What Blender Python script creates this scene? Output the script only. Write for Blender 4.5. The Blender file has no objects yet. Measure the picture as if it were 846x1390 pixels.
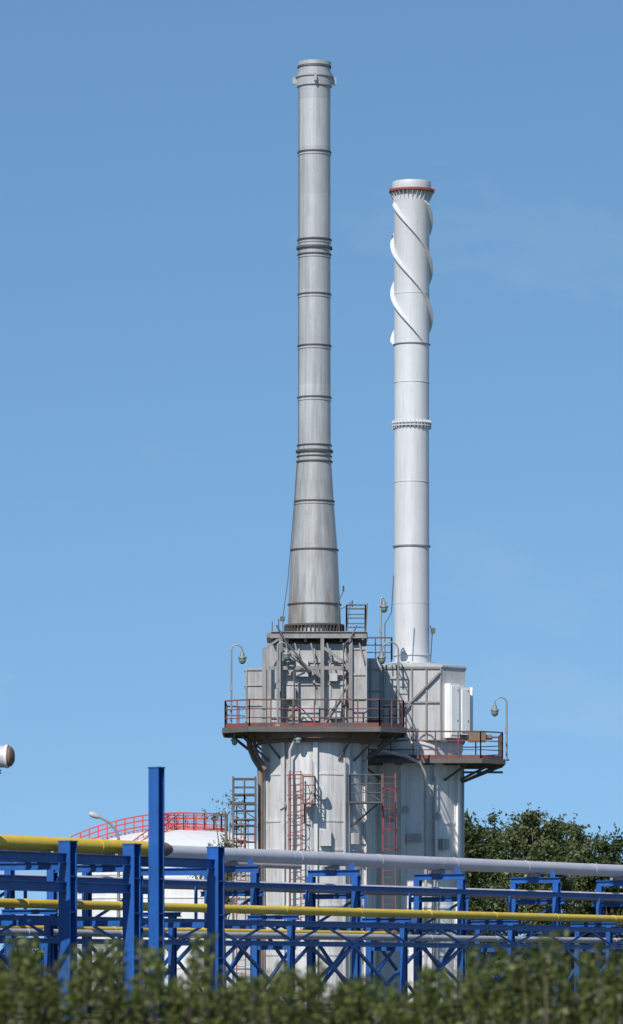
import bpy, math, random
import numpy as np
from mathutils import Vector, Matrix
random.seed(7); np.random.seed(7)
scene=bpy.context.scene
EYE=1.6; F=6000.0; HZ=1314.0
# ------------------------------------------------------------------ mesh builder
class MB:
    def __init__(s): s.v=[]; s.f=[]
    def add(s,vs,fs):
        o=len(s.v); s.v+= [tuple(v) for v in vs]; s.f+=[tuple(i+o for i in f) for f in fs]
    def beam(s,p0,p1,w,h,up=(0,0,1)):
        p0=Vector(p0);p1=Vector(p1);d=(p1-p0).normalized();u=Vector(up)
        if abs(d.dot(u.normalized()))>.99: u=Vector((0,1,0))
        r=d.cross(u).normalized();u=r.cross(d).normalized()
        vs=[]
        for p in (p0,p1):
            for a,b in((-1,-1),(1,-1),(1,1),(-1,1)): vs.append(p+r*(a*w/2)+u*(b*h/2))
        s.add(vs,[(0,1,2,3),(7,6,5,4),(0,4,5,1),(1,5,6,2),(2,6,7,3),(3,7,4,0)])
    def hbeam(s,p0,p1,w,h,up=(0,0,1),t=.03):
        p0=Vector(p0);p1=Vector(p1);d=(p1-p0).normalized();u=Vector(up)
        if abs(d.dot(u.normalized()))>.99: u=Vector((0,1,0))
        r=d.cross(u).normalized();u=r.cross(d).normalized()
        s.beam(p0+u*(h/2-t/2),p1+u*(h/2-t/2),w,t,u)
        s.beam(p0-u*(h/2-t/2),p1-u*(h/2-t/2),w,t,u)
        s.beam(p0,p1,t,h-2*t-.002,u)
    def box(s,c,size,rz=0):
        c=Vector(c);x,y,z=size;ca,sa=math.cos(rz),math.sin(rz);vs=[]
        for dz in(-z/2,z/2):
            for a,b in((-1,-1),(1,-1),(1,1),(-1,1)):
                lx,ly=a*x/2,b*y/2
                vs.append((c.x+lx*ca-ly*sa,c.y+lx*sa+ly*ca,c.z+dz))
        s.add(vs,[(3,2,1,0),(4,5,6,7),(0,1,5,4),(1,2,6,5),(2,3,7,6),(3,0,4,7)])
    def tube(s,pts,r,n=8,cap=True):
        pts=[Vector(p) for p in pts]; k=len(pts)
        rr=r if isinstance(r,(list,tuple)) else [r]*k
        prev=None;vs=[]
        for i,p in enumerate(pts):
            d=(pts[min(i+1,k-1)]-pts[max(i-1,0)]).normalized()
            if prev is None:
                u=Vector((0,0,1)) if abs(d.z)<.9 else Vector((0,1,0))
            else: u=prev
            a=(u-d*u.dot(d)).normalized();b=d.cross(a);prev=a
            for j in range(n):
                t=2*math.pi*j/n; vs.append(p+a*(math.cos(t)*rr[i])+b*(math.sin(t)*rr[i]))
        fs=[]
        for i in range(k-1):
            for j in range(n):
                j2=(j+1)%n; fs.append((i*n+j,i*n+j2,(i+1)*n+j2,(i+1)*n+j))
        if cap: fs.append(tuple(range(n-1,-1,-1))); fs.append(tuple((k-1)*n+j for j in range(n)))
        s.add(vs,fs)
    def lathe(s,prof,n=64,c=(0,0),cap=False):
        vs=[];fs=[];k=len(prof)
        for r,z in prof:
            for j in range(n):
                t=2*math.pi*j/n; vs.append((c[0]+r*math.cos(t),c[1]+r*math.sin(t),z))
        for i in range(k-1):
            for j in range(n):
                j2=(j+1)%n; fs.append((i*n+j,i*n+j2,(i+1)*n+j2,(i+1)*n+j))
        if cap: fs.append(tuple((k-1)*n+j for j in range(n)))
        s.add(vs,fs)
    def ring(s,r0,r1,z0,z1,n=64,c=(0,0)):
        s.lathe([(r0,z0),(r1,z0),(r1,z1),(r0,z1),(r0,z0)],n,c)
    def prism(s,poly,z0,z1,poly2=None):
        n=len(poly);p2=poly2 or poly
        vs=[(x,y,z0) for x,y in poly]+[(x,y,z1) for x,y in p2]
        fs=[tuple(range(n-1,-1,-1)),tuple(range(n,2*n))]+[(i,(i+1)%n,n+(i+1)%n,n+i) for i in range(n)]
        s.add(vs,fs)
def obj(name,mb,mat,parent=None,smooth=False,ang=35):
    me=bpy.data.meshes.new(name); me.from_pydata(mb.v,[],mb.f); me.update()
    me.materials.append(mat)
    if smooth:
        me.polygons.foreach_set('use_smooth',[True]*len(me.polygons))
        me.set_sharp_from_angle(angle=math.radians(ang))
    o=bpy.data.objects.new(name,me); scene.collection.objects.link(o)
    if parent: o.parent=parent
    return o
def empty(name,loc=(0,0,0)):
    e=bpy.data.objects.new(name,None); e.location=loc; e.empty_display_size=1
    scene.collection.objects.link(e); return e
# ------------------------------------------------------------------ materials
def newmat(name):
    m=bpy.data.materials.new(name); m.use_nodes=True
    nt=m.node_tree; b=nt.nodes['Principled BSDF']; return m,nt,b
def paint(name,col,rough=.45,metal=0.0,var=.12,streak=.25,rust=0.0,rustcol=(.16,.07,.035),dirt=(.12,.11,.10),
          nscale=1.0,rlow=.62,bump=.15,fine=12.0,zrust=None,band=None):
    m,nt,b=newmat(name);N=nt.nodes;L=nt.links
    tc=N.new('ShaderNodeTexCoord')
    def noise(scale,mscale,detail=6,rough_=.6):
        mp=N.new('ShaderNodeMapping');mp.inputs['Scale'].default_value=mscale
        L.new(tc.outputs['Object'],mp.inputs['Vector'])
        n=N.new('ShaderNodeTexNoise');n.inputs['Scale'].default_value=scale
        n.inputs['Detail'].default_value=detail;n.inputs['Roughness'].default_value=rough_
        L.new(mp.outputs['Vector'],n.inputs['Vector']);return n.outputs['Fac']
    def ramp(src,a,bb,lo=0,hi=1):
        r=N.new('ShaderNodeMapRange');r.inputs['From Min'].default_value=a;r.inputs['From Max'].default_value=bb
        r.inputs['To Min'].default_value=lo;r.inputs['To Max'].default_value=hi
        L.new(src,r.inputs['Value']);return r.outputs['Result']
    def mix(fac,A,B,mode='MIX'):
        x=N.new('ShaderNodeMix');x.data_type='RGBA';x.blend_type=mode
        for s_,v in((x.inputs[0],fac),(x.inputs[6],A),(x.inputs[7],B)):
            if hasattr(v,'links'): L.new(v,s_)
            elif isinstance(v,(int,float)): s_.default_value=v
            else: s_.default_value=(*v,1)
        return x.outputs[2]
    big=noise(.8*nscale,(1,1,.7))
    c=mix(ramp(big,.3,.7),tuple(x*(1-var) for x in col),tuple(min(1,x*(1+var)) for x in col))
    if band:    # plate courses: each rolled plate has weathered a little differently
        sx=N.new('ShaderNodeSeparateXYZ');L.new(tc.outputs['Object'],sx.inputs[0])
        q=N.new('ShaderNodeMath');q.operation='DIVIDE';q.inputs[1].default_value=band[0];L.new(sx.outputs['Z'],q.inputs[0])
        fl=N.new('ShaderNodeMath');fl.operation='FLOOR';L.new(q.outputs[0],fl.inputs[0])
        wn=N.new('ShaderNodeTexWhiteNoise');wn.noise_dimensions='1D';L.new(fl.outputs[0],wn.inputs['W'])
        c=mix(ramp(wn.outputs['Value'],0,1,0,band[1]),c,tuple(x*.5 for x in col))
    st=noise(2.2*nscale,(1.6,1.6,.07),5,.65)
    c=mix(ramp(st,.48,.74,0,streak*1.5),c,dirt)
    st2=noise(5.5*nscale,(1.8,1.8,.10),4,.6)
    c=mix(ramp(st2,.52,.70,0,streak*1.0),c,tuple(x*.45 for x in col))
    fn=noise(fine,(1,1,1),4,.7)
    c=mix(ramp(fn,.35,.75,0,.22*min(1,var*6)),c,tuple(x*.55 for x in col))
    if rust>0:
        rn=noise(1.7*nscale,(1,1,.35),9,.72)
        rf=ramp(rn,rlow-.06*rust,rlow+.12,0,min(1,rust))
        c=mix(rf,c,rustcol)
    if zrust:
        sx=N.new('ShaderNodeSeparateXYZ');L.new(tc.outputs['Object'],sx.inputs[0])
        up=ramp(sx.outputs['Z'],zrust[0],zrust[1],1,0)
        mm=N.new('ShaderNodeMath');mm.operation='MULTIPLY';L.new(up,mm.inputs[0])
        L.new(ramp(noise(1.3,(1.3,1.3,.12),8,.7),.44,.62,0,zrust[2]),mm.inputs[1])
        c=mix(mm.outputs[0],c,(.17,.125,.085))
    L.new(c,b.inputs['Base Color'])
    b.inputs['Metallic'].default_value=metal
    L.new(ramp(fn,.3,.7,max(.05,rough-.08),min(1,rough+.15)),b.inputs['Roughness'])
    bp=N.new('ShaderNodeBump');bp.inputs['Strength'].default_value=bump;bp.inputs['Distance'].default_value=.02
    L.new(big,bp.inputs['Height']);L.new(bp.outputs['Normal'],b.inputs['Normal'])
    return m
STACK_A=paint('aged_aluminium_cladding',(.48,.48,.475),.34,.2,.13,.38,.25,(.2,.17,.14),(.19,.185,.175),1.0,.60,zrust=(17.0,27,.8),band=(2.15,.32))
STACK_B=paint('silver_stack_paint',(.66,.66,.665),.36,.15,.06,.18,.16,(.28,.22,.16),(.38,.37,.36),1.0,.65,band=(3.3,.12))
RINGA=paint('dark_ring_steel',(.11,.095,.085),.6,.3,.2,.3,.5)
CASE_A=paint('weathered_casing_panel',(.42,.415,.41),.5,.1,.2,.5,.55,(.2,.12,.075),(.15,.14,.13),1.3,.58)
CASE_B=paint('light_casing_panel',(.48,.48,.48),.48,.1,.12,.35,.35,(.22,.14,.10),(.22,.21,.2),1.1,.61)
WHITE=paint('white_cabinet_paint',(.82,.82,.81),.5,0,.05,.2,.3,(.36,.27,.2),(.45,.43,.4),1.3,.66)
DRUM_A=paint('drum_silver_paint',(.62,.615,.61),.45,.1,.12,.44,.55,(.26,.17,.11),(.21,.19,.17),.9,.59)
DRUM_B=paint('drum_light_paint',(.74,.74,.735),.45,.05,.08,.3,.35,(.3,.21,.15),(.33,.31,.29),.9,.62)
STEEL=paint('dark_structural_steel',(.12,.11,.105),.6,.2,.25,.4,.6,(.13,.07,.045))
FRAME=paint('grey_frame_steel',(.27,.26,.255),.55,.2,.2,.4,.6,(.16,.09,.06))
RUST=paint('rusty_band',(.20,.13,.095),.75,0,.3,.4,.7)
RAIL=paint('railing_paint_mixed',(.085,.065,.06),.6,.1,.2,.2,1.0,(.30,.055,.04),(.06,.05,.05),.45,.50)
REDP=paint('red_ladder_paint',(.26,.06,.045),.6,0,.25,.4,.6,(.09,.055,.045),(.12,.06,.05),1,.54)
REDT=paint('tank_red_paint',(.52,.08,.07),.5,0,.1,.1,0)
BLUE=paint('blue_enamel',(.013,.095,.35),.42,0,.2,.35,.4,(.03,.035,.06),(.02,.05,.12),1.2,.58)
YEL=paint('yellow_pipe_paint',(.78,.52,.04),.42,0,.08,.25,.25,(.32,.16,.03),(.4,.27,.06),1,.63)
GREY=paint('grey_pipe_cladding',(.54,.52,.56),.42,.1,.07,.22,.2,(.32,.27,.27),(.36,.34,.36),1,.63)
PINK=paint('dull_pipe_cladding',(.40,.36,.38),.5,.2,.08,.2,.2)
LAMPG=paint('lamp_green_glass',(.16,.27,.24),.2,.1,.1,0,0)
LAMPM=paint('lamp_grey_metal',(.26,.27,.27),.5,.3,.1,.1,.2)
TANKW=paint('tank_white_paint',(.70,.70,.69),.5,0,.05,.2,.15,(.45,.35,.3),(.45,.45,.42),.4,.64)
BARK=paint('bark',(.15,.12,.085),.9,0,.3,.2,0)
def leafmat(name,c1,c2,scale=.5,tr=.38):
    m,nt,b=newmat(name);N=nt.nodes;L=nt.links
    g=N.new('ShaderNodeNewGeometry');tc=N.new('ShaderNodeTexCoord')
    n=N.new('ShaderNodeTexNoise');n.inputs['Scale'].default_value=scale;n.inputs['Detail'].default_value=3
    L.new(tc.outputs['Object'],n.inputs['Vector'])
    a=N.new('ShaderNodeMath');a.operation='ADD';L.new(g.outputs['Random Per Island'],a.inputs[0]);L.new(n.outputs['Fac'],a.inputs[1])
    h=N.new('ShaderNodeMath');h.operation='MULTIPLY';h.inputs[1].default_value=.5;L.new(a.outputs[0],h.inputs[0])
    r=N.new('ShaderNodeValToRGB');r.color_ramp.elements[0].position=.2;r.color_ramp.elements[1].position=.8
    r.color_ramp.elements[0].color=(*c1,1);r.color_ramp.elements[1].color=(*c2,1);L.new(h.outputs[0],r.inputs[0])
    L.new(r.outputs[0],b.inputs['Base Color']);b.inputs['Roughness'].default_value=.5
    t=N.new('ShaderNodeBsdfTranslucent');L.new(r.outputs[0],t.inputs['Color'])
    mx=N.new('ShaderNodeMixShader');mx.inputs[0].default_value=tr
    L.new(b.outputs[0],mx.inputs[1]);L.new(t.outputs[0],mx.inputs[2]);L.new(mx.outputs[0],N['Material Output'].inputs[0])
    return m
LEAF=leafmat('tree_leaves',(.065,.085,.028),(.18,.21,.08),.4)
LEAFD=leafmat('dark_tree_leaves',(.035,.055,.016),(.11,.145,.042),.5)
LEAFP=leafmat('pale_tree_leaves',(.08,.095,.045),(.21,.23,.11),.5)
SHRUB=leafmat('shrub_leaves',(.045,.065,.014),(.16,.19,.04),1.5)
# ------------------------------------------------------------------ world, sun, camera
SUN_EL=math.radians(41); SUN_AZ=math.radians(203)
w=bpy.data.worlds.new('World'); scene.world=w; w.use_nodes=True
nt=w.node_tree; bg=nt.nodes['Background']
sk=nt.nodes.new('ShaderNodeTexSky'); sk.sky_type='NISHITA'; sk.sun_disc=False
sk.sun_elevation=SUN_EL; sk.sun_rotation=SUN_AZ; sk.air_density=1.0; sk.dust_density=.0; sk.ozone_density=2.0
tcw=nt.nodes.new('ShaderNodeTexCoord')
va=nt.nodes.new('ShaderNodeVectorMath');va.operation='ADD';va.inputs[1].default_value=(0,0,.21)
nt.links.new(tcw.outputs['Generated'],va.inputs[0])
vn=nt.nodes.new('ShaderNodeVectorMath');vn.operation='NORMALIZE';nt.links.new(va.outputs[0],vn.inputs[0])
nt.links.new(vn.outputs[0],sk.inputs['Vector'])
hs=nt.nodes.new('ShaderNodeHueSaturation');hs.inputs['Hue'].default_value=.493;hs.inputs['Saturation'].default_value=1.13;hs.inputs['Value'].default_value=.97
nt.links.new(sk.outputs[0],hs.inputs['Color'])
mp=nt.nodes.new('ShaderNodeMapping');mp.inputs['Scale'].default_value=(9,9,26);nt.links.new(tcw.outputs['Generated'],mp.inputs['Vector'])
cn=nt.nodes.new('ShaderNodeTexNoise');cn.inputs['Scale'].default_value=1.0;cn.inputs['Detail'].default_value=8;cn.inputs['Roughness'].default_value=.6
nt.links.new(mp.outputs[0],cn.inputs['Vector'])
cr=nt.nodes.new('ShaderNodeMapRange');cr.inputs['From Min'].default_value=.58;cr.inputs['From Max'].default_value=.8;cr.inputs['To Max'].default_value=.14
nt.links.new(cn.outputs['Fac'],cr.inputs['Value'])
cm=nt.nodes.new('ShaderNodeMix');cm.data_type='RGBA';nt.links.new(cr.outputs[0],cm.inputs[0]);nt.links.new(hs.outputs[0],cm.inputs[6]);cm.inputs[7].default_value=(5.0,5.6,6.4,1)
nt.links.new(cm.outputs[2],bg.inputs['Color']); bg.inputs['Strength'].default_value=.14
S=Vector((math.sin(SUN_AZ)*math.cos(SUN_EL),math.cos(SUN_AZ)*math.cos(SUN_EL),math.sin(SUN_EL)))
ld=bpy.data.lights.new('sun','SUN');ld.energy=5.0;ld.angle=math.radians(.53);ld.color=(1,.955,.89)
lo=bpy.data.objects.new('sun',ld);lo.rotation_euler=S.to_track_quat('Z','Y').to_euler();lo.location=(-60,-60,90);scene.collection.objects.link(lo)
cam=bpy.data.cameras.new('camera');co=bpy.data.objects.new('camera',cam);scene.collection.objects.link(co)
co.location=(0,0,EYE);co.rotation_euler=(math.radians(90),0,0)
cam.sensor_fit='HORIZONTAL';cam.sensor_width=36;cam.lens=36*F/846;cam.shift_y=(HZ-695)/846
cam.clip_start=1;cam.clip_end=9000
cam.dof.use_dof=True;cam.dof.focus_distance=190;cam.dof.aperture_fstop=5.0
scene.camera=co
scene.view_settings.view_transform='Standard';scene.view_settings.look='None';scene.view_settings.exposure=0
# ------------------------------------------------------------------ ground
m,nt2,b=newmat('dry_grass_ground');N=nt2.nodes
n1=N.new('ShaderNodeTexNoise');n1.inputs['Scale'].default_value=.15;n1.inputs['Detail'].default_value=10
tc=N.new('ShaderNodeTexCoord');nt2.links.new(tc.outputs['Object'],n1.inputs['Vector'])
r=N.new('ShaderNodeValToRGB');r.color_ramp.elements[0].color=(.05,.065,.025,1);r.color_ramp.elements[1].color=(.16,.14,.08,1)
r.color_ramp.elements[0].position=.35;r.color_ramp.elements[1].position=.65
nt2.links.new(n1.outputs['Fac'],r.inputs[0]);nt2.links.new(r.outputs[0],b.inputs['Base Color']);b.inputs['Roughness'].default_value=.95
g=MB();g.add([(-5000,-500,0),(5000,-500,0),(5000,8000,0),(-5000,8000,0)],[(0,1,2,3)]);obj('ground',g,m)
# ------------------------------------------------------------------ helpers for steelwork
def railing(mb,pts,z,h=1.15,sp=1.1,r=.028,closed=False,toe=True):
    P=[Vector((p[0],p[1],z)) for p in pts]
    if closed:P.append(P[0].copy())
    for a,b_ in zip(P[:-1],P[1:]):
        L=(b_-a).length;n=max(1,round(L/sp))
        for i in range(n+1):
            q=a.lerp(b_,i/n); mb.beam(q,q+Vector((0,0,h)),.06,.06)
        for k,rr in((h,r*1.15),(h*.66,r*.8),(h*.33,r*.8)):
            mb.tube([a+Vector((0,0,k)),b_+Vector((0,0,k))],rr,6)
        if toe: mb.beam(a+Vector((0,0,.09)),b_+Vector((0,0,.09)),.012,.16)
def ladder(mb,x,y,z0,z1,wd=.5,cage=True,hoop0=2.2,rz=0):
    ca,sa=math.cos(rz),math.sin(rz)
    def T(lx,ly,z):return Vector((x+lx*ca-ly*sa,y+lx*sa+ly*ca,z))
    for s_ in(-1,1): mb.beam(T(s_*wd/2,0,z0),T(s_*wd/2,0,z1),.055,.05)
    z=z0+.15
    while z<z1: mb.tube([T(-wd/2,0,z),T(wd/2,0,z)],.016,5);z+=.3
    if cage:
        hs=[];z=z0+hoop0
        while z<=z1+.01: hs.append(z);z+=.9
        for z in hs:
            mb.tube([T(-math.cos(t)*.36,-math.sin(t)*.68,z) for t in [math.pi*i/10 for i in range(11)]],.02,5)
        if hs:
            for t in(.15,.5,.85):
                a=math.pi*t;mb.tube([T(-math.cos(a)*.36,-math.sin(a)*.68,hs[0]),T(-math.cos(a)*.36,-math.sin(a)*.68,hs[-1])],.016,5)
def octo(hx,hy,c):
    return [(-hx+c,-hy),(hx-c,-hy),(hx,-hy+c),(hx,hy-c),(hx-c,hy),(-hx+c,hy),(-hx,hy-c),(-hx,-hy+c)]
def gooseneck(base,h,arm,side,name='gooseneck_lamp'):
    e=empty(name,base)
    p=MB();R=arm/2
    pts=[(0,0,0),(0,0,h-R)]+[(side*(R-R*math.cos(t)),0,h-R+R*math.sin(t)) for t in [math.pi*i/12 for i in range(1,13)]]
    pts.append((side*arm,0,h-R-.12))
    p.tube(pts,[.045]*2+[.032]*13,8);p.box((0,0,.04),(.22,.22,.08));p.beam((0,0,h*.45),(side*.0,.0,h*.45+.25),.14,.12)
    obj('pole',p,LAMPM,e,True)
    q=MB();z=h-R-.1;c=(side*arm,0)
    q.lathe([(.04,z+.02),(.09,z),(.11,z-.14),(.20,z-.2),(.21,z-.25)],20,c,False);obj('lamp_housing',q,LAMPM,e,True)
    q=MB();q.lathe([(.16,z-.2),(.17,z-.3),(.15,z-.42),(.08,z-.5),(.01,z-.52)],18,c,True);obj('glass_bowl',q,LAMPG,e,True)
    return e
# ================================================================== FURNACE A (left)
AX,AY=.13,200.
ZA=lambda py:EYE+(HZ-py)/30.0
e=empty('smokestack',(AX,AY,0));b=MB()
b.lathe([(1.22,ZA(862)),(1.21,ZA(850)),(1.17,ZA(820)),(1.05,ZA(747)),(.88,ZA(681)),(.77,ZA(628)),(.745,ZA(600)),(.73,ZA(400)),(.725,ZA(200)),(.73,ZA(86)),(.66,ZA(86)),(.66,ZA(110)),(.1,ZA(111))],72,cap=True)
obj('shaft',b,STACK_A,e,True,30)
b=MB()
def rad(py):
    ks=[(86,.73),(200,.725),(400,.73),(600,.745),(628,.77),(681,.88),(747,1.05),(820,1.17),(862,1.22)]
    for (a,ra),(c,rc) in zip(ks[:-1],ks[1:]):
        if a<=py<=c:return ra+(rc-ra)*(py-a)/(c-a)
for py,t,o_ in[(207,.05,.05),(326,.06,.06),(337,.10,.09),(346,.05,.05),(400,.05,.045),(470,.05,.045),(540,.05,.045),(605,.05,.05),(613,.10,.09),(620,.04,.05),(627,.06,.06),(681,.05,.05),(747,.06,.05),(821,.06,.05),(92,.04,.04)]:
    r_=rad(py);b.ring(r_-.02,r_+o_,ZA(py)-t/2,ZA(py)+t/2,56)
obj('stiffener_rings',b,RINGA,e,True,30)
b=MB();b.ring(.72,.80,ZA(118),ZA(100),56);b.ring(.72,.86,ZA(106),ZA(103),56);b.ring(.71,.76,ZA(90),ZA(85),56)
for py in(211,404,474,544,685,350,330): r_=rad(py);b.ring(r_-.02,r_+.03,ZA(py)-.02,ZA(py)+.02,56)
for i in range(4):
    a=math.pi*.5*i+.05;b.box((.88*math.cos(a),.88*math.sin(a),ZA(110)),(.22,.1,.28),a)
    b.tube([(.86*math.cos(a),.86*math.sin(a),ZA(116)),(.95*math.cos(a),.95*math.sin(a),ZA(116)),(.95*math.cos(a),.95*math.sin(a),ZA(104)),(.86*math.cos(a),.86*math.sin(a),ZA(104))],.02,6)
obj('top_collar',b,STACK_A,e,True,30)
b=MB();b.ring(1.1,1.38,ZA(864),ZA(861),56);b.ring(1.15,1.36,ZA(851),ZA(848.5),56)
for i in range(44):
    a=2*math.pi*i/44;b.box((1.29*math.cos(a),1.29*math.sin(a),ZA(856)),(.15,.035,.34),a)
obj('base_flange',b,RINGA,e)
b=MB()
b.tube([(-.78,-.25,ZA(628)),(-.95,-.3,ZA(700)),(-1.2,-.35,ZA(790)),(-1.42,-.4,ZA(838)),(-1.42,-.4,ZA(868))],.022,6)
b.tube([(-.70,-.3,ZA(104)),(-.72,-.3,ZA(628))],.016,5)
b.box((-1.44,-.4,ZA(841)),(.22,.2,.2))
obj('lightning_cable',b,STEEL,e)
e=empty('process_furnace',(AX,AY,0))
b=MB();b.lathe([(2.3,0),(2.3,ZA(1016)),(2.3,ZA(1010)),(2.6,ZA(998)),(2.6,ZA(992))],80,cap=True);obj('drum_shell',b,DRUM_A,e,True,25)
b=MB()
for i in range(10):
    a=2*math.pi*i/10+.33;b.hbeam((2.39*math.cos(a),2.39*math.sin(a),0),(2.39*math.cos(a),2.39*math.sin(a),ZA(1010)),.2,.2,(math.cos(a),math.sin(a),0))
for z in(2.2,4.4,6.9,8.2,10.3): b.ring(2.28,2.335,z-.05,z+.05,72)
obj('drum_ribs',b,DRUM_A,e,True,25)
b=MB();b.ring(2.28,2.95,ZA(1006),ZA(996),64);b.ring(2.28,2.60,ZA(1011),ZA(1006.2),64)
obj('rusty_ring_beam',b,RUST,e,True,25)
b=MB()
for i in range(16):
    a=2*math.pi*i/16+.1;c,s_=math.cos(a),math.sin(a)
    if abs(c)>.35: b.beam((2.3*c,2.3*s_,10.9),(3.7*c*1.05,3.0*s_*1.03,12.15),.08,.08)
    b.beam((2.3*c,2.3*s_,12.2),(3.9*c,3.05*s_,12.2),.1,.14)
obj('platform_brackets',b,STEEL,e)
plat=octo(4.1,3.15,1.15);inner=octo(4.0,3.05,1.1)
b=MB();b.prism(plat,12.28,12.36)
P=plat+[plat[0]]
for a,c in zip(P[:-1],P[1:]): b.beam((a[0],a[1],12.24),(c[0],c[1],12.24),.08,.24)
obj('platform_deck',b,STEEL,e)
b=MB();railing(b,inner,12.36,1.2,.95,closed=True);obj('platform_railing',b,RAIL,e,True)
b=MB();b.prism(octo(2.15,2.1,.75),12.36,16.1);b.prism([(-3.1,-1.4),(-2.152,-1.4),(-2.152,1.6),(-3.1,1.6)],12.36,ZA(910))
b.prism([(1.55,-2.45),(2.35,-2.45),(2.35,-1.2),(1.55,-1.2)],12.5,15.9)
obj('casing',b,CASE_A,e)
b=MB()
for x in(-1.39,-.7,0,.7,1.39): b.beam((x,-2.14,12.4),(x,-2.14,16.08),.06,.07)
for z in(13.2,14.3,15.3): b.beam((-1.38,-2.15,z),(1.38,-2.15,z),.05,.07)
for z in(12.5,13.4,14.3,15.0):
    b.beam((-3.1,-1.43,z),(-2.16,-1.43,z),.05,.06);b.beam((-3.13,-1.4,z),(-3.13,1.6,z),.05,.06)
for x in(-3.07,-2.2):b.beam((x,-1.43,12.4),(x,-1.43,15.0),.07,.06)
for x in(1.58,2.32):b.beam((x,-2.48,12.5),(x,-2.48,15.9),.06,.05)
for z in(12.55,13.6,14.7,15.85):b.beam((1.61,-2.48,z),(2.29,-2.48,z),.05,.05)
obj('casing_stiffeners',b,CASE_A,e)
b=MB()
b.prism(octo(2.15,2.2,.5),16.42,16.62)
for y in(-2.55,2.4):
    b.hbeam((-1.95,y,16.48),(2.35,y,16.48),.18,.3)
    for x in(-2.25,-1.5,.35,1.62): b.hbeam((x,y,12.36),(x,y,16.32 if x>-2 else 15.9),.16,.16,(0,1,0))
    b.beam((-2.25,y,15.85),(-1.5,y,16.35),.1,.1)
    b.beam((-2.3,y,ZA(912)),(1.7,y,ZA(912)),.12,.16)
    b.beam((-1.42,y,15.9),(.3,y,14.6),.1,.12);b.beam((.42,y,15.9),(1.55,y,15.1),.1,.12)
    b.beam((.42,y,12.5),(1.5,y,14.2),.08,.1)
for x in(-1.9,2.3): b.beam((x,-2.4,16.48),(x,2.3,16.48),.16,.28)
for x in(-1.2,-.4,.4,1.2): b.beam((x,-2.4,16.28),(x,2.3,16.28),.12,.2)
for i in range(6):
    x=-1.6+i*.72;b.beam((x,-2.66,16.1),(x+.2,-2.66,15.3),.06,.06)
obj('support_frame',b,FRAME,e)
b=MB()
b.box((-.55,-2.35,15.0),(.55,.3,.75));b.box((.95,-2.35,13.2),(.5,.3,.9));b.box((-.2,-2.3,13.0),(.8,.25,.7));b.box((-1.05,-2.3,13.9),(.4,.25,.6))
b.box((.85,-2.3,14.6),(.35,.3,.35));b.box((-1.75,-2.0,13.1),(.35,.35,1.0))
obj('inspection_boxes',b,CASE_B,e)
b=MB()
b.tube([(-1.7,-2.75,16.9),(-1.3,-2.8,16.2),(-.5,-2.85,15.2),(-.2,-2.85,14.8)],.04,6)
b.tube([(1.3,-2.7,12.4),(1.3,-2.75,16.0),(1.6,-2.75,16.3),(1.9,-2.5,16.9)],.035,6)
b.tube([(-.9,-2.7,12.4),(-.9,-2.7,14.8),(-.5,-2.7,15.0)],.04,6)
b.tube([(-1.35,-2.9,12.4),(-.7,-2.95,13.3),(.1,-2.95,12.45)],.04,6)
obj('conduits',b,STEEL,e,True)
b=MB()
railing(b,[(1.45,-1.9),(2.3,-1.9),(2.3,.2),(1.45,.2)],16.62,1.25,.85,closed=True,toe=False)
b.tube([(1.1,-1.6,16.6),(1.1,-1.6,18.1),(1.3,-1.6,18.5)],.025,6);b.tube([(1.3,-1.6,18.5),(1.3,-1.6,18.75)],.05,6)
b.tube([(1.15,-1.6,17.7),(1.7,-1.6,17.95)],.02,5);b.tube([(1.7,-1.6,17.8),(1.7,-1.6,18.1)],.04,6)
b.beam((1.45,-1.95,16.6),(1.6,-1.95,18.0),.05,.05);b.beam((2.3,-1.95,16.6),(2.38,-1.95,17.95),.05,.05)
for p in((-1.6,-2.3),(-1.9,-1.0)): b.tube([(p[0],p[1],16.6),(p[0],p[1],17.2)],.03,6)
obj('upper_guardrail',b,STEEL,e)
b=MB()
b.tube([(-2.95,-.6,11.9),(-2.9,-.8,11.5),(-2.7,-.95,11.0),(-2.45,-1.05,10.6),(-2.42,-1.05,9.8),(-2.42,-1.05,0)],.13,10)
b.tube([(-2.75,-1.2,12.0),(-2.6,-1.4,11.2),(-2.2,-1.6,10.5)],.09,8)
obj('downcomer_pipe',b,RUST,e,True)
b=MB()
b.tube([(-1.1,-2.55,0),(-1.1,-2.55,11.3),(-.8,-2.8,12.0)],.06,8);b.tube([(-.12,-2.6,0),(-.12,-2.6,10.9)],.035,8)
b.tube([(1.35,-2.3,0),(1.35,-2.3,11)],.05,8)
b.tube([(.4,-2.7,9.3),(.4,-2.45,9.3)],.18,12);b.tube([(-1.5,-2.1,8.9),(-1.4,-1.9,8.9)],.18,12)
b.box((.5,-2.4,7.4),(.5,.25,.7));b.box((1.8,-1.75,7.4),(.3,.3,.5),.7)
obj('drum_fittings',b,CASE_B,e,True)
b=MB()
ladder(b,-.85,-2.75,3.0,10.4,.5,True,3.6)
b.prism([(-.5,-3.4),(.05,-3.4),(.05,-2.45),(-.5,-2.45)],8.9,8.97)
railing(b,[(-.5,-3.35),(.02,-3.35),(.02,-2.5)],8.97,1.15,.5,toe=False)
b.beam((-.45,-2.35,8.1),(-.45,-3.3,8.85),.06,.06)
ladder(b,3.35,-2.2,2.5,10.3,.55,True,4.4)
obj('red_ladder',b,REDP,e)
b=MB()
b.prism([(1.55,-2.9),(3.0,-2.9),(3.0,-1.6),(1.55,-1.6)],8.95,9.02)
railing(b,[(1.58,-1.9),(1.58,-2.86),(3.0,-2.86)],9.02,1.2,.7,toe=False);b.beam((1.6,-2.8,9.9),(2.9,-2.8,9.1),.04,.04)
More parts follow.
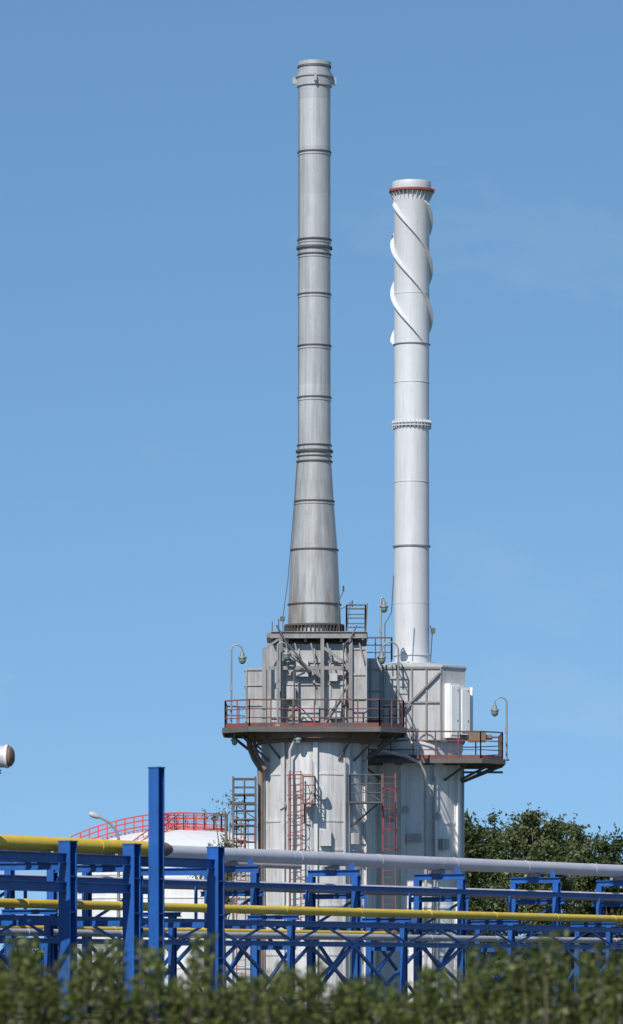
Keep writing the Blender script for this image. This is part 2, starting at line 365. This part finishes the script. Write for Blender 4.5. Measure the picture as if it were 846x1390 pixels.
b.beam((1.6,-1.5,7.9),(2.8,-2.7,8.9),.06,.06)
for x in(-3.65,-2.65):
    for y in(-1.6,-.4): b.beam((x,y,0),(x,y,10.2),.08,.08)
for z in(6.9,8.3,9.0):
    b.prism([(-3.7,-1.65),(-2.6,-1.65),(-2.6,-.35),(-3.7,-.35)],z-.06,z)
    railing(b,[(-3.65,-1.6),(-2.65,-1.6),(-2.65,-.4),(-3.65,-.4)],z,1.1,.6,closed=True,toe=False)
b.beam((-3.65,-1.6,5.6),(-2.65,-1.6,6.8),.05,.05);b.beam((-3.65,-1.6,9.0),(-2.65,-1.6,8.3),.05,.05)
obj('access_platforms',b,STEEL,e)
b=MB();ladder(b,-3.3,-1.0,0,9,.4,True,5.5);obj('side_ladder',b,REDP,e)
# ================================================================== FURNACE B (right)
BX,BY=4.67,206.
ZB=lambda py:EYE+(HZ-py)*BY/F
e=empty('smokestack',(BX,BY,0));b=MB()
b.lathe([(.83,ZB(902)),(.82,ZB(742)),(.81,ZB(575)),(.82,ZB(468)),(.83,ZB(262)),(.92,ZB(255)),(.90,ZB(247.5)),(.80,ZB(247.5)),(.8,ZB(262)),(.1,ZB(262.5))],72,cap=True)
obj('shaft',b,STACK_B,e,True,30)
b=MB()
for py,t,o_ in[(575,.05,.10),(579,.05,.10),(890,.05,.06),(400,.02,.015),(520,.02,.012),(655,.02,.012),(820,.02,.012)]:
    b.ring(.79,.825+o_,ZB(py)-t/2,ZB(py)+t/2,56)
for i in range(30):
    a=2*math.pi*i/30;b.box((.86*math.cos(a),.86*math.sin(a),ZB(577)),(.11,.025,.36),a)
for i in range(28):
    a=2*math.pi*i/28;c,s_=math.cos(a),math.sin(a)
    b.add([(.83*c,.83*s_,ZB(274)),(.83*c,.83*s_,ZB(262)),(1.02*c,1.02*s_,ZB(262)),(.83*c-.02*s_,.83*s_+.02*c,ZB(274)),(.83*c-.02*s_,.83*s_+.02*c,ZB(262)),(1.02*c-.02*s_,1.02*s_+.02*c,ZB(262))],[(0,1,2),(5,4,3),(0,2,5,3),(1,0,3,4),(2,1,4,5)])
b.ring(.8,1.1,ZB(904),ZB(900),48)
obj('stiffener_rings',b,STACK_B,e,True,30)
b=MB()
for py,t,o_ in[(468,.04,.05),(742,.06,.06)]: b.ring(.79,.825+o_,ZB(py)-t/2,ZB(py)+t/2,56)
obj('joint_rings',b,FRAME,e,True,30)
b=MB();b.ring(.82,1.05,ZB(261.5),ZB(258.5),56);b.box((1.0,-.25,ZB(259)),(.2,.12,.1));b.box((-.96,-.35,ZB(259)),(.2,.12,.1))
obj('top_red_flange',b,REDP,e)
b=MB();n=150;pitch=6.8;z1=ZB(274);z0=ZB(470)
for k in range(3):
    vs=[];fs=[]
    for i in range(n+1):
        z=z1+(z0-z1)*i/n;a=2*math.pi*(z1-z)/pitch+2*math.pi*k/3+.75
        taper=min(1,i/5,(n-i)/5)
        ct=(math.sin(a),-math.cos(a))
        for r_,dz in((.81,.018),(.81+.19*taper,.018),(.81+.19*taper,-.018),(.81,-.018)):
            vs.append((r_*ct[0],r_*ct[1],z+dz))
    for i in range(n):
        for j in range(4):
            j2=(j+1)%4;fs.append((i*4+j,i*4+j2,(i+1)*4+j2,(i+1)*4+j))
    b.add(vs,fs)
obj('helical_strakes',b,STACK_B,e,True)
e=empty('process_furnace',(BX,BY,0))
b=MB();b.lathe([(2.28,0),(2.28,ZB(1030)),(2.4,ZB(1018)),(2.4,ZB(1008))],80,cap=True);obj('drum_shell',b,DRUM_B,e,True,25)
b=MB()
for i in range(10):
    a=2*math.pi*i/10+.13;b.hbeam((2.37*math.cos(a),2.37*math.sin(a),0),(2.37*math.cos(a),2.37*math.sin(a),ZB(1040)),.2,.2,(math.cos(a),math.sin(a),0))
for z in(2.2,4.4,6.6,8.3,10.2): b.ring(2.26,2.32,z-.05,z+.05,72)
obj('drum_ribs',b,DRUM_B,e,True,25)
zc0=ZB(1010);zc1=ZB(910)
def octB(s_=1.):
    return [(x*s_,y*s_) for x,y in[(-1.4,-2.3),(1.32,-2.3),(2.45,-1.2),(2.45,1.2),(1.32,2.3),(-1.4,2.3),(-2.6,1.2),(-2.6,-1.2)]]
b=MB();b.prism(octB(),zc0,zc1);b.prism(octB(1.03),zc1+.002,zc1+.09);b.prism(octB(1.0),zc1+.092,ZB(901),octB(.42))
b.prism([(-2.6,-4.6),(-1.45,-4.6),(-1.45,-2.35),(-2.6,-2.35)],ZB(985),ZB(903))
obj('casing',b,CASE_B,e)
b=MB()
for x in(-1.36,-.72,-.05,.62,1.28): b.beam((x,-2.34,zc0),(x,-2.34,zc1),.07,.08)
for z in(zc0+.05,zc0+1.8,zc1-.05): b.beam((-1.4,-2.35,z),(1.3,-2.35,z),.05,.08)
b.beam((-.7,-2.42,zc0+1.2),(1.25,-2.42,zc1-.25),.08,.08);b.beam((-1.3,-2.42,zc0+.3),(-.1,-2.42,zc0+1.7),.07,.07)
for x in(-1.98,-1.5,-2.5): b.beam((x,-4.63,ZB(985)),(x,-4.63,ZB(904)),.05,.05)
for z in(13,14.2,15.2): b.beam((-2.6,-4.64,z),(-1.45,-4.64,z),.05,.05)
obj('casing_stiffeners',b,FRAME,e)
b=MB()
def cab(cx,cy,z0,z1,wd,dp,rz):
    b.box((cx,cy,(z0+z1)/2),(wd,dp,z1-z0),rz)
    nx,ny=math.sin(rz),-math.cos(rz)
    b.box((cx+nx*(dp/2+.015),cy+ny*(dp/2+.015),(z0+z1)/2),(wd*.82,.03,(z1-z0)*.9),rz)
r45=math.radians(44)
cab(1.78,-2.02,ZB(1005),ZB(932),.62,.5,r45);cab(2.28,-1.52,ZB(1000),ZB(936),.62,.5,r45)
cab(2.62,-.6,ZB(1004),ZB(935),.9,.35,math.radians(90));cab(2.62,.6,ZB(1004),ZB(935),.9,.35,math.radians(90))
obj('header_boxes',b,WHITE,e)
b=MB()
for (cx,cy) in((2.07,-2.10),(2.57,-1.6)):
    for z in(13.0,14.4): b.box((cx,cy,z),(.05,.06,.10),r45)
b.box((3.0,-1.4,ZB(1003)),(.8,.5,.45));b.tube([(3.3,-1.4,ZB(1003)),(3.7,-1.4,ZB(1003))],.12,10)
obj('cabinet_handles_and_motor',b,RUST,e)
zp=ZB(1034)
plB=octo(4.25,3.1,1.1);plBi=octo(4.15,3.0,1.05)
b=MB();b.prism(plB,zp-.1,zp)
P=plB+[plB[0]]
for a,c in zip(P[:-1],P[1:]): b.beam((a[0],a[1],zp-.1),(c[0],c[1],zp-.1),.08,.22)
obj('platform_deck',b,STEEL,e)
b=MB();railing(b,plBi,zp,1.25,1.0,closed=True);obj('platform_railing',b,RAIL,e,True)
b=MB()
for i in range(14):
    a=2*math.pi*i/14+.02;c,s_=math.cos(a),math.sin(a)
    if abs(c)>.3:b.beam((2.3*c,2.3*s_,zp-.95),(3.95*c,2.95*s_,zp-.2),.09,.09)
    b.beam((2.3*c,2.3*s_,zp-.2),(3.95*c,3.0*s_,zp-.2),.1,.12)
b.beam((2.3,-.6,zp-1.0),(4.15,-.6,zp-.25),.12,.12)
b.beam((2.35,-1.2,zp-.55),(4.2,-1.2,zp-.55),.1,.1)
obj('platform_brackets',b,STEEL,e)
b=MB()
b.tube([(-2.9,-6.6,ZB(1014)),(-2.2,-5.9,ZB(1019)),(-1.4,-4.9,ZB(1026)),(-.3,-3.6,ZB(1032)),(.25,-3.3,ZB(1040)),(.52,-3.1,ZB(1052)),(.58,-3.0,ZB(1070)),(.58,-3.0,0)],.075,10)
obj('vent_pipe',b,CASE_A,e,True)
b=MB()
b.box((.05,-2.4,7.6),(.7,.3,.35));b.box((-1.0,-2.2,8.6),(.3,.3,.4));b.box((1.45,-1.95,7.3),(.4,.3,.5),.7)
b.tube([(1.0,-2.35,0),(1.0,-2.35,10.4)],.05,8);b.tube([(-.35,-2.6,8.9),(-.35,-2.3,8.9)],.17,12);b.tube([(1.2,-2.3,8.6),(1.1,-2.1,8.6)],.17,12)
obj('drum_fittings',b,CASE_A,e,True)
b=MB()
railing(b,[(-2.5,-4.2),(-1.0,-4.2),(-1.0,-2.4)],ZB(904),1.0,.7,toe=False)
b.tube([(-1.3,-3.2,15.9),(-1.3,-3.2,17.4),(-1.0,-3.2,17.9),(-.9,-3.2,19.6)],.025,6)
b.tube([(.86,-.3,ZB(902)),(.95,-.35,ZB(860)),(.85,-.35,ZB(850))],.03,6);b.box((.98,-.35,ZB(857)),(.22,.15,.25))
obj('roof_fittings',b,STEEL,e)
def at(px,py,D): return ((px-423)*D/F, D, EYE+(HZ-py)*D/F)
gooseneck((at(314,990,198.5)[0],198.5,12.36),3.75,.5,1)
gooseneck((at(377,990,196.95)[0],196.95,12.36),3.75,.4,1)
gooseneck((at(541,990,199.5)[0],199.5,12.36),3.95,.75,-1)
gooseneck((at(688,1034,205.2)[0],205.2,zp),2.95,.55,-1)
gooseneck((at(517,905,203)[0],203,15.7),2.9,.15,1)
for px in(318,405): 
    X=at(px,1000,197.6)[0];ee=empty('pendant_lamp',(X,197.2 if px>350 else 198.4,12.2));b=MB();b.tube([(0,0,0),(0,0,-.3)],.025,6);b.lathe([(.05,-.25),(.16,-.35),(.17,-.42)],16);obj('stem_and_shade',b,LAMPM,ee,True)
    b=MB();b.lathe([(.13,-.4),(.12,-.55),(.02,-.62)],14,cap=True);obj('glass_bowl',b,LAMPG,ee,True)
# ================================================================== PIPE RACKS
class Ln:
    def __init__(s,Y0,Y1):
        s.a=Vector((-423/F*Y0,Y0,0));s.b=Vector((423/F*Y1,Y1,0));s.d=(s.b-s.a).normalized();s.n=Vector((s.d.y,-s.d.x,0))
    def P(s,px,z=0,off=0):
        k=(px-423)/F;D=s.b-s.a;t=(k*s.a.y-s.a.x)/(D.x-k*D.y)
        p=s.a+D*t+s.n*off;p.z=z;return p
LB=Ln(150,190);LA=Ln(138,184);LC=Ln(133,170)
rack=empty('pipe_rack')
bl=MB();sad=MB()
frB=[-190,-20,150,315,453,597,727,843,950,1050]
for px in frB:
    A=LB.P(px,0,-1.0);B_=LB.P(px,0,1.0)
    for q in(A,B_): bl.hbeam(q,q+Vector((0,0,5.1)),.26,.26,LB.d)
    bl.hbeam(LB.P(px,5.23,-1.15),LB.P(px,5.23,1.15),.22,.24)
    bl.hbeam(LB.P(px,4.33,-1.35),LB.P(px,4.33,1.35),.18,.2)
    bl.beam(LB.P(px,3.1,-1.0),LB.P(px,3.1,1.0),.14,.16)
    bl.beam(LB.P(px,3.2,-.95),LB.P(px,4.2,.95),.09,.09)
    bl.beam(LB.P(px,.4,-.95),LB.P(px,3.0,.95),.09,.09)
    sad.beam(LB.P(px,5.36,-.35),LB.P(px,5.48,-.35),.3,.3);bl.beam(LB.P(px,5.35,.8),LB.P(px,5.6,.8),.2,.1)
    sad.box(LB.P(px,5.43,0),(.4,.3,.14),math.atan2(LB.d.y,LB.d.x))
for off in(-1.0,1.0):
    bl.hbeam(LB.P(-240,4.62,off*1.16),LB.P(1080,4.62,off*1.16),.16,.2)
    bl.hbeam(LB.P(-240,3.25,off*1.16),LB.P(1080,3.25,off*1.16),.16,.2)
    for a,c in zip(frB[:-1],frB[1:]):
        mid=(LB.P(a,0,off)+LB.P(c,0,off))/2
        bl.beam(LB.P(a,.4,off),Vector((mid.x,mid.y,3.15)),.1,.1);bl.beam(LB.P(c,.4,off),Vector((mid.x,mid.y,3.15)),.1,.1)
        m2=Vector((mid.x,mid.y,0));bl.beam(m2+Vector((0,0,3.15)),m2+Vector((0,0,4.6)),.12,.12)
frA=[-140,40,209,371,525,672,806,925,1040]
for px in frA:
    for off in(-.7,.7): bl.hbeam(LA.P(px,0,off),LA.P(px,3.3,off),.22,.22,LA.d)
    bl.hbeam(LA.P(px,3.37,-1.0),LA.P(px,3.37,1.0),.18,.16)
    bl.beam(LA.P(px,2.3,-.7),LA.P(px,2.3,.7),.12,.14)
for off in(-.86,.86):
    bl.hbeam(LA.P(-200,3.15,off),LA.P(1060,3.15,off),.14,.18)
    bl.hbeam(LA.P(-200,2.45,off),LA.P(1060,2.45,off),.14,.16)
    for a,c in zip(frA[:-1],frA[1:]):
        A=LA.P(a,0,off);C=LA.P(c,0,off)
        for i in range(4):
            p=A.lerp(C,i/4);q=A.lerp(C,(i+1)/4)
            if i%2==0: bl.beam((p.x,p.y,2.5),(q.x,q.y,3.1),.07,.07)
            else: bl.beam((p.x,p.y,3.1),(q.x,q.y,2.5),.07,.07)
        bl.beam(LA.P(a,.3,off*.82),C.lerp(A,.5)+Vector((0,0,2.4)),.1,.1);bl.beam(LA.P(c,.3,off*.82),C.lerp(A,.5)+Vector((0,0,2.4)),.1,.1)
obj('blue_steelwork',bl,BLUE,rack);obj('pipe_saddles',sad,FRAME,rack)
hr=empty('steel_portal_frame');hb=MB()
def heavy(px,pytop,L=LC,off=0,wd=.42):
    p=L.P(px,0,off);zt=EYE+(HZ-pytop)*p.y/F
    hb.hbeam(p,p+Vector((0,0,zt)),wd,wd,L.d,.045)
    hb.beam(p+Vector((0,0,zt)),p+Vector((0,0,zt+.04)),wd+.04,wd+.04,L.d)
    for z in(1.9,3.3,4.4):
        if z<zt-.4: hb.beam(p+Vector((0,0,z)),p+Vector((0,0,z+.04)),wd-.02,wd-.02,L.d)
heavy(92,1143);heavy(179,1147);heavy(198,1043,LC,.4,.37);heavy(293,1151)
heavy(-60,1136)
for z,a,c in((4.98,-90,293),(4.1,-90,179)):
    hb.hbeam(LC.P(a,z,.0),LC.P(c,z,.0),.2,.3)
for z in(4.98,4.1): hb.hbeam(LC.P(-90,z,-1.4),LC.P(250,z,-1.4),.18,.24)
for px in(-60,92,179,293):
    hb.hbeam(LC.P(px,4.75,-3.0),LC.P(px,4.75,-.2),.18,.24);hb.beam(LC.P(px,3.0,-3.0),LC.P(px,3.0,-.2),.15,.18)
    hb.hbeam(LC.P(px,0,-3.0),LC.P(px,4.9,-3.0),.26,.26,LC.d)
obj('blue_columns_and_beams',hb,BLUE,hr)
def pipe(name,L,z,r,p0,p1,mat,off=0,seam=None,n=20,flange=None):
    e=empty(name);b=MB();a=L.P(p0,z,off);c=L.P(p1,z,off);b.tube([a,c],r,n);obj('pipe_run',b,mat,e,True)
    s_=MB();Ld=(c-a).length;k=int(Ld/6)
    for i in range(1,k+1):
        q=a.lerp(c,(i-.4)/k);s_.tube([q,q+L.d*.06],r+.012,n)
    obj('joint_bands',s_,seam or mat,e,True);return e
pipe('gray_pipe',LB,5.76,.26,-200,1080,GREY,0)
pipe('gray_pipe',LB,4.60,.14,-200,1080,GREY,.75)
pipe('gray_pipe',LB,4.66,.18,-200,1080,GREY,-.6)
pipe('gray_pipe',LB,4.52,.09,-200,1080,PINK,.2)
pipe('gray_pipe',LB,5.45,.10,-200,430,PINK,-.75)
e=pipe('yellow_pipe',LC,5.42,.235,-200,240,YEL,-.75)
b=MB();q=LC.P(240,5.42,-.75);b.tube([q,q+LC.d*.12],.28,24);b.tube([q+LC.d*.12,q+LC.d*.5,q+LC.d*.75,q+LC.d*.85],[.235,.225,.15,.03],24);obj('end_flange',b,RUST,e,True)
b=MB()
for px in(-60,92,179): b.box(LC.P(px,5.15,-.75),(.4,.4,.12))
obj('saddle',b,FRAME,e)
pipe('yellow_pipe',LA,3.62,.145,-200,1060,YEL,.25)
pipe('yellow_pipe',LA,3.56,.085,330,1060,YEL,-.3)
pipe('yellow_pipe',LA,2.85,.10,-200,540,YEL,-.25)
pipe('gray_pipe',LA,2.72,.12,-200,1060,GREY,.3)
e=empty('capped_pipe');b=MB();c=at(10,1027,131);b.tube([(c[0]-6,c[1]+.8,c[2]),(c[0]-.12,c[1]+.02,c[2]),(c[0],c[1],c[2])],.33,28);obj('pipe_run',b,GREY,e,True,30)
b=MB();dv=Vector((6,-.8,0)).normalized();q=Vector(c);b.tube([q-dv*.05,q+dv*.03],.35,28);obj('end_ring',b,TANKW,e,True)
b=MB();b.tube([q+dv*.03,q+dv*.12,q+dv*.19,q+dv*.22],[.32,.29,.19,.04],28);obj('rusty_dished_end',b,RUST,e,True)
b=MB();x=c[0]-.35;b.beam((x,c[1]+.1,c[2]-1.0),(x,c[1]+.1,c[2]-.36),.1,.3);b.hbeam((x-1.2,c[1]+.15,0),(x-1.2,c[1]+.15,c[2]-.5),.4,.4);b.hbeam((x-1.6,c[1]+.15,c[2]-.45),(x+.15,c[1]-.1,c[2]-.45),.3,.12);b.beam((x-1.1,c[1]+.1,c[2]-2.0),(x,c[1]+.1,c[2]-.95),.12,.12)
obj('blue_support',b,BLUE,e)
# ================================================================== storage tank with dome
TD=300.;tx=(242-423)*TD/F
e=empty('storage_tank',(tx,TD+9,0));b=MB()
R=7.9;zw=9.6;rise=1.75;Rs=(R*R+rise*rise)/(2*rise)
prof=[(R,0),(R,zw)]
for i in range(1,25):
    r_=R*(1-i/24);prof.append((max(r_,.02),zw+math.sqrt(Rs*Rs-r_*r_)-(Rs-rise)))
b.lathe(prof,96,cap=True);obj('shell_and_dome',b,TANKW,e,True,20)
b=MB()
for z in(1.6,3.2,4.8,6.4,8.0,9.5): b.ring(R-.02,R+.06,z-.04,z+.04,96)
obj('shell_rings',b,TANKW,e)
b=MB()
def dz(r_):return zw+math.sqrt(Rs*Rs-r_*r_)-(Rs-rise)
for off in(-.5,.5):
    for h in(.35,.75,1.1):
        b.tube([(x,off-1.5,dz(min(R-.01,math.hypot(x,off-1.5)))+h) for x in [-R+.25+ i*.35 for i in range(int((R+2.0)/.35))]],.035,5)
    for i in range(16):
        x=-R+.25+i*.62;b.beam((x,off-1.5,dz(min(R-.01,math.hypot(x,off-1.5)))),(x,off-1.5,dz(min(R-.01,math.hypot(x,off-1.5)))+1.12),.06,.06)
for i in range(33):
    x=-R+.3+i*.3;zz=dz(min(R-.01,math.hypot(x,1.5)))+.12;b.beam((x,-2,zz),(x,-1,zz),.2,.04)
ring=[(2.3*math.cos(t)+.9,2.3*math.sin(t)-.5) for t in [2*math.pi*i/20 for i in range(20)]]
railing(b,ring,zw+rise-.2,1.15,.8,.036,closed=True)
pts=[(-.8+i*-.35,-2.6-i*.42,zw+rise+.9-i*.28) for i in range(9)]
for o_ in(0,.6):
    b.tube([(p[0]+o_,p[1],p[2]) for p in pts],.05,5);b.tube([(p[0]+o_,p[1],p[2]-.5) for p in pts],.05,5)
    for p in pts: b.beam((p[0]+o_,p[1],p[2]-1.0),(p[0]+o_,p[1],p[2]),.06,.06)
for i in range(16):
    x0=4.2+i*.22;zz=dz(min(R-.02,math.hypot(x0,3)))
    if i%2==0:b.beam((x0,-3,zz),(x0,-3,zz+1.0),.06,.06)
b.tube([(4.2+i*.44,-3,dz(min(R-.02,math.hypot(4.2+i*.44,3)))+1.0) for i in range(8)],.05,5)
obj('red_walkway_railing',b,REDT,e)
D=165.;x0=(161-423)*D/F;zt=EYE+(HZ-1139)*D/F
e=empty('street_lamp',(x0,D,0));b=MB()
b.tube([(0,0,0),(0,0,zt),(-.08,0,zt+.3),(-.35,0,zt+.62),(-.75,0,zt+.83)],[.09,.06,.05,.045,.04],10);b.lathe([(.16,0),(.16,.5),(.09,.6)],12);obj('pole_and_arm',b,LAMPM,e,True)
b=MB();b.tube([(-.7,0,zt+.8),(-.82,0,zt+.86),(-1.0,0,zt+.93),(-1.1,0,zt+.95)],[.05,.11,.12,.05],12);obj('lamp_head',b,CASE_B,e,True)
# ================================================================== vegetation
def leaves_obj(name,C,size,mat,parent,seed,flat=.0):
    rng=np.random.default_rng(seed);n=len(C)
    nrm=rng.normal(size=(n,3));nrm[:,2]+=.6;nrm/=np.linalg.norm(nrm,axis=1)[:,None]
    t=rng.normal(size=(n,3));a=np.cross(nrm,t);a/=np.linalg.norm(a,axis=1)[:,None];bb=np.cross(nrm,a)
    s=size*rng.uniform(.6,1.35,n)[:,None]
    V=np.stack([C-a*s,C-bb*s*.5+nrm*s*.1,C+a*s,C+bb*s*.5+nrm*s*.1],1).reshape(-1,3)
    me=bpy.data.meshes.new(name);me.vertices.add(4*n);me.vertices.foreach_set('co',V.ravel())
    me.loops.add(4*n);me.loops.foreach_set('vertex_index',np.arange(4*n));me.polygons.add(n)
    me.polygons.foreach_set('loop_start',np.arange(n)*4);me.polygons.foreach_set('loop_total',np.full(n,4))
    me.update();me.validate();me.materials.append(mat)
    o=bpy.data.objects.new(name,me);scene.collection.objects.link(o);o.parent=parent;return o
def tree(name,x,y,H,cr,seed,mat,nclump=70,per=260,size=.15,z0=.25,clr=.75,low=1.0):
    rng=np.random.default_rng(seed);rd=random.Random(seed);e=empty(name,(x,y,0))
    b=MB();tr=[(0,0,0),(rd.uniform(-.2,.2),rd.uniform(-.2,.2),H*.3),(rd.uniform(-.4,.4),rd.uniform(-.3,.3),H*.6),(rd.uniform(-.4,.4),0,H*.88)]
    b.tube(tr,[H*.028,H*.022,H*.014,.03],9)
    C=[]
    cz=H*(z0+1)/2;hz=H*(1-z0)/2
    for i in range(nclump):
        v=rng.normal(size=3);v/=np.linalg.norm(v);rr=rng.uniform(.35,1.0)**.6
        sc=1+.25*math.sin(3*math.atan2(v[1],v[0])+seed)+rng.uniform(-.15,.15)
        p=np.array([v[0]*cr*rr*sc,v[1]*cr*rr*sc,cz+v[2]*hz*rr*(1 if v[2]>0 else low)])
        p[2]=min(p[2],H*1.02)
        k=Vector(tr[2]).lerp(Vector(tr[1]),rd.random());k.z=min(k.z,p[2]-.3) if p[2]>H*.3 else k.z
        mid=(k+Vector(p))/2+Vector((0,0,-.2))
        b.tube([k,mid,Vector(p)],[.07,.045,.015],5)
        m_=int(per*rng.uniform(.4,1.4));cs=clr*rng.uniform(.5,1.25)
        q=rng.normal(size=(m_,3))*np.array([cs,cs,cs*.65])*.5+p
        for _ in range(5):
            d_=rng.normal(size=3);d_[2]=abs(d_[2])*.8;d_/=np.linalg.norm(d_)
            tt=rng.uniform(0,2.0*cs,16)[:,None];q=np.vstack([q,p+d_*tt+rng.normal(size=(16,3))*.07])
        C.append(q)
    C=np.vstack(C);C=C[C[:,2]>.3]
    obj('trunk_and_limbs',b,BARK,e,True);leaves_obj('leaves',C,size,mat,e,seed)
def T(px,pytop,D,halfpx,*a,**k):
    tree('deciduous_tree',(px-423)*D/F,D,EYE+(HZ-pytop)*D/F,halfpx*D/F,*a,**k)
T(634,1062,238,20,11,LEAFD,75,220,.11,.15,clr=.55)
T(728,1088,255,48,12,LEAF,110,160,.12,.1,clr=.7)
T(776,1108,262,30,13,LEAF,60,170,.12,.1,clr=.6)
T(672,1100,268,36,14,LEAFD,75,190,.12,.1,clr=.65)
T(830,1134,262,40,15,LEAFD,90,210,.12,.1,clr=.7)
T(905,1115,275,50,16,LEAF,60,240,.16,.1)
T(300,1066,236,28,17,LEAFP,30,36,.08,.3,clr=.6)
rng=np.random.default_rng(5);C=[]
e=empty('tree_line')
for i in range(520):
    x=rng.uniform(-60,60);y=rng.uniform(385,410)
    h=(5.5+2.0*math.sin(x*.21)+1.2*math.sin(x*.53+1)) if x>6 else (3.4+.9*math.sin(x*.3))
    p=np.array([x,y,rng.uniform(.2,1)*h]);C.append(rng.normal(size=(130,3))*np.array([1.1,1.1,.7])+p)
C=np.vstack(C);leaves_obj('foliage_mass',C,.28,LEAFD,e,6)
e=empty('shrub_mass');C=[];b=MB()
def topz(x):
    px=423+x*F/35
    t=1342+6*math.sin(px*.05)+5*math.sin(px*.13)
    for c_,w_,h_ in((28,15,74),(60,12,40),(110,13,62),(150,14,76),(205,11,70),(268,14,84),(350,26,16),(388,11,44),(430,14,40),(500,16,22),(590,18,30),(650,17,76),(700,12,66),(745,15,86),(800,16,62),(-60,50,60),(870,40,60),(985,60,60),(-160,60,60)):
        t-=h_*math.exp(-((px-c_)/w_)**2)
    return EYE+(HZ-t)*35/F
for i in range(3000):
    x=rng.uniform(-6.5,6.5);y=35+rng.uniform(-.6,1.0);zt=topz(x+rng.normal()*.025)-abs(rng.normal())*.025
    if i%45==0: zt+=.05
    h=rng.uniform(.25,.6);lean=rng.normal(size=2)*.06
    base=zt-h-(0 if rng.random()<.5 else rng.uniform(0,.9))
    k=26;t=rng.uniform(0,1,k)[:,None]
    q=np.array([x,y,base])+t*np.array([lean[0],lean[1],h])+rng.normal(size=(k,3))*np.array([.04,.04,.02])*(1.1-t*.7)
    C.append(q)
    if i%5==0:b.tube([(x,y,0),(x+lean[0]*.3,y,base),(x+lean[0],y+lean[1],base+h)],[.012,.007,.002],4)
C=np.vstack(C);leaves_obj('foliage_mass',C,.030,SHRUB,e,9);obj('stems',b,BARK,e)
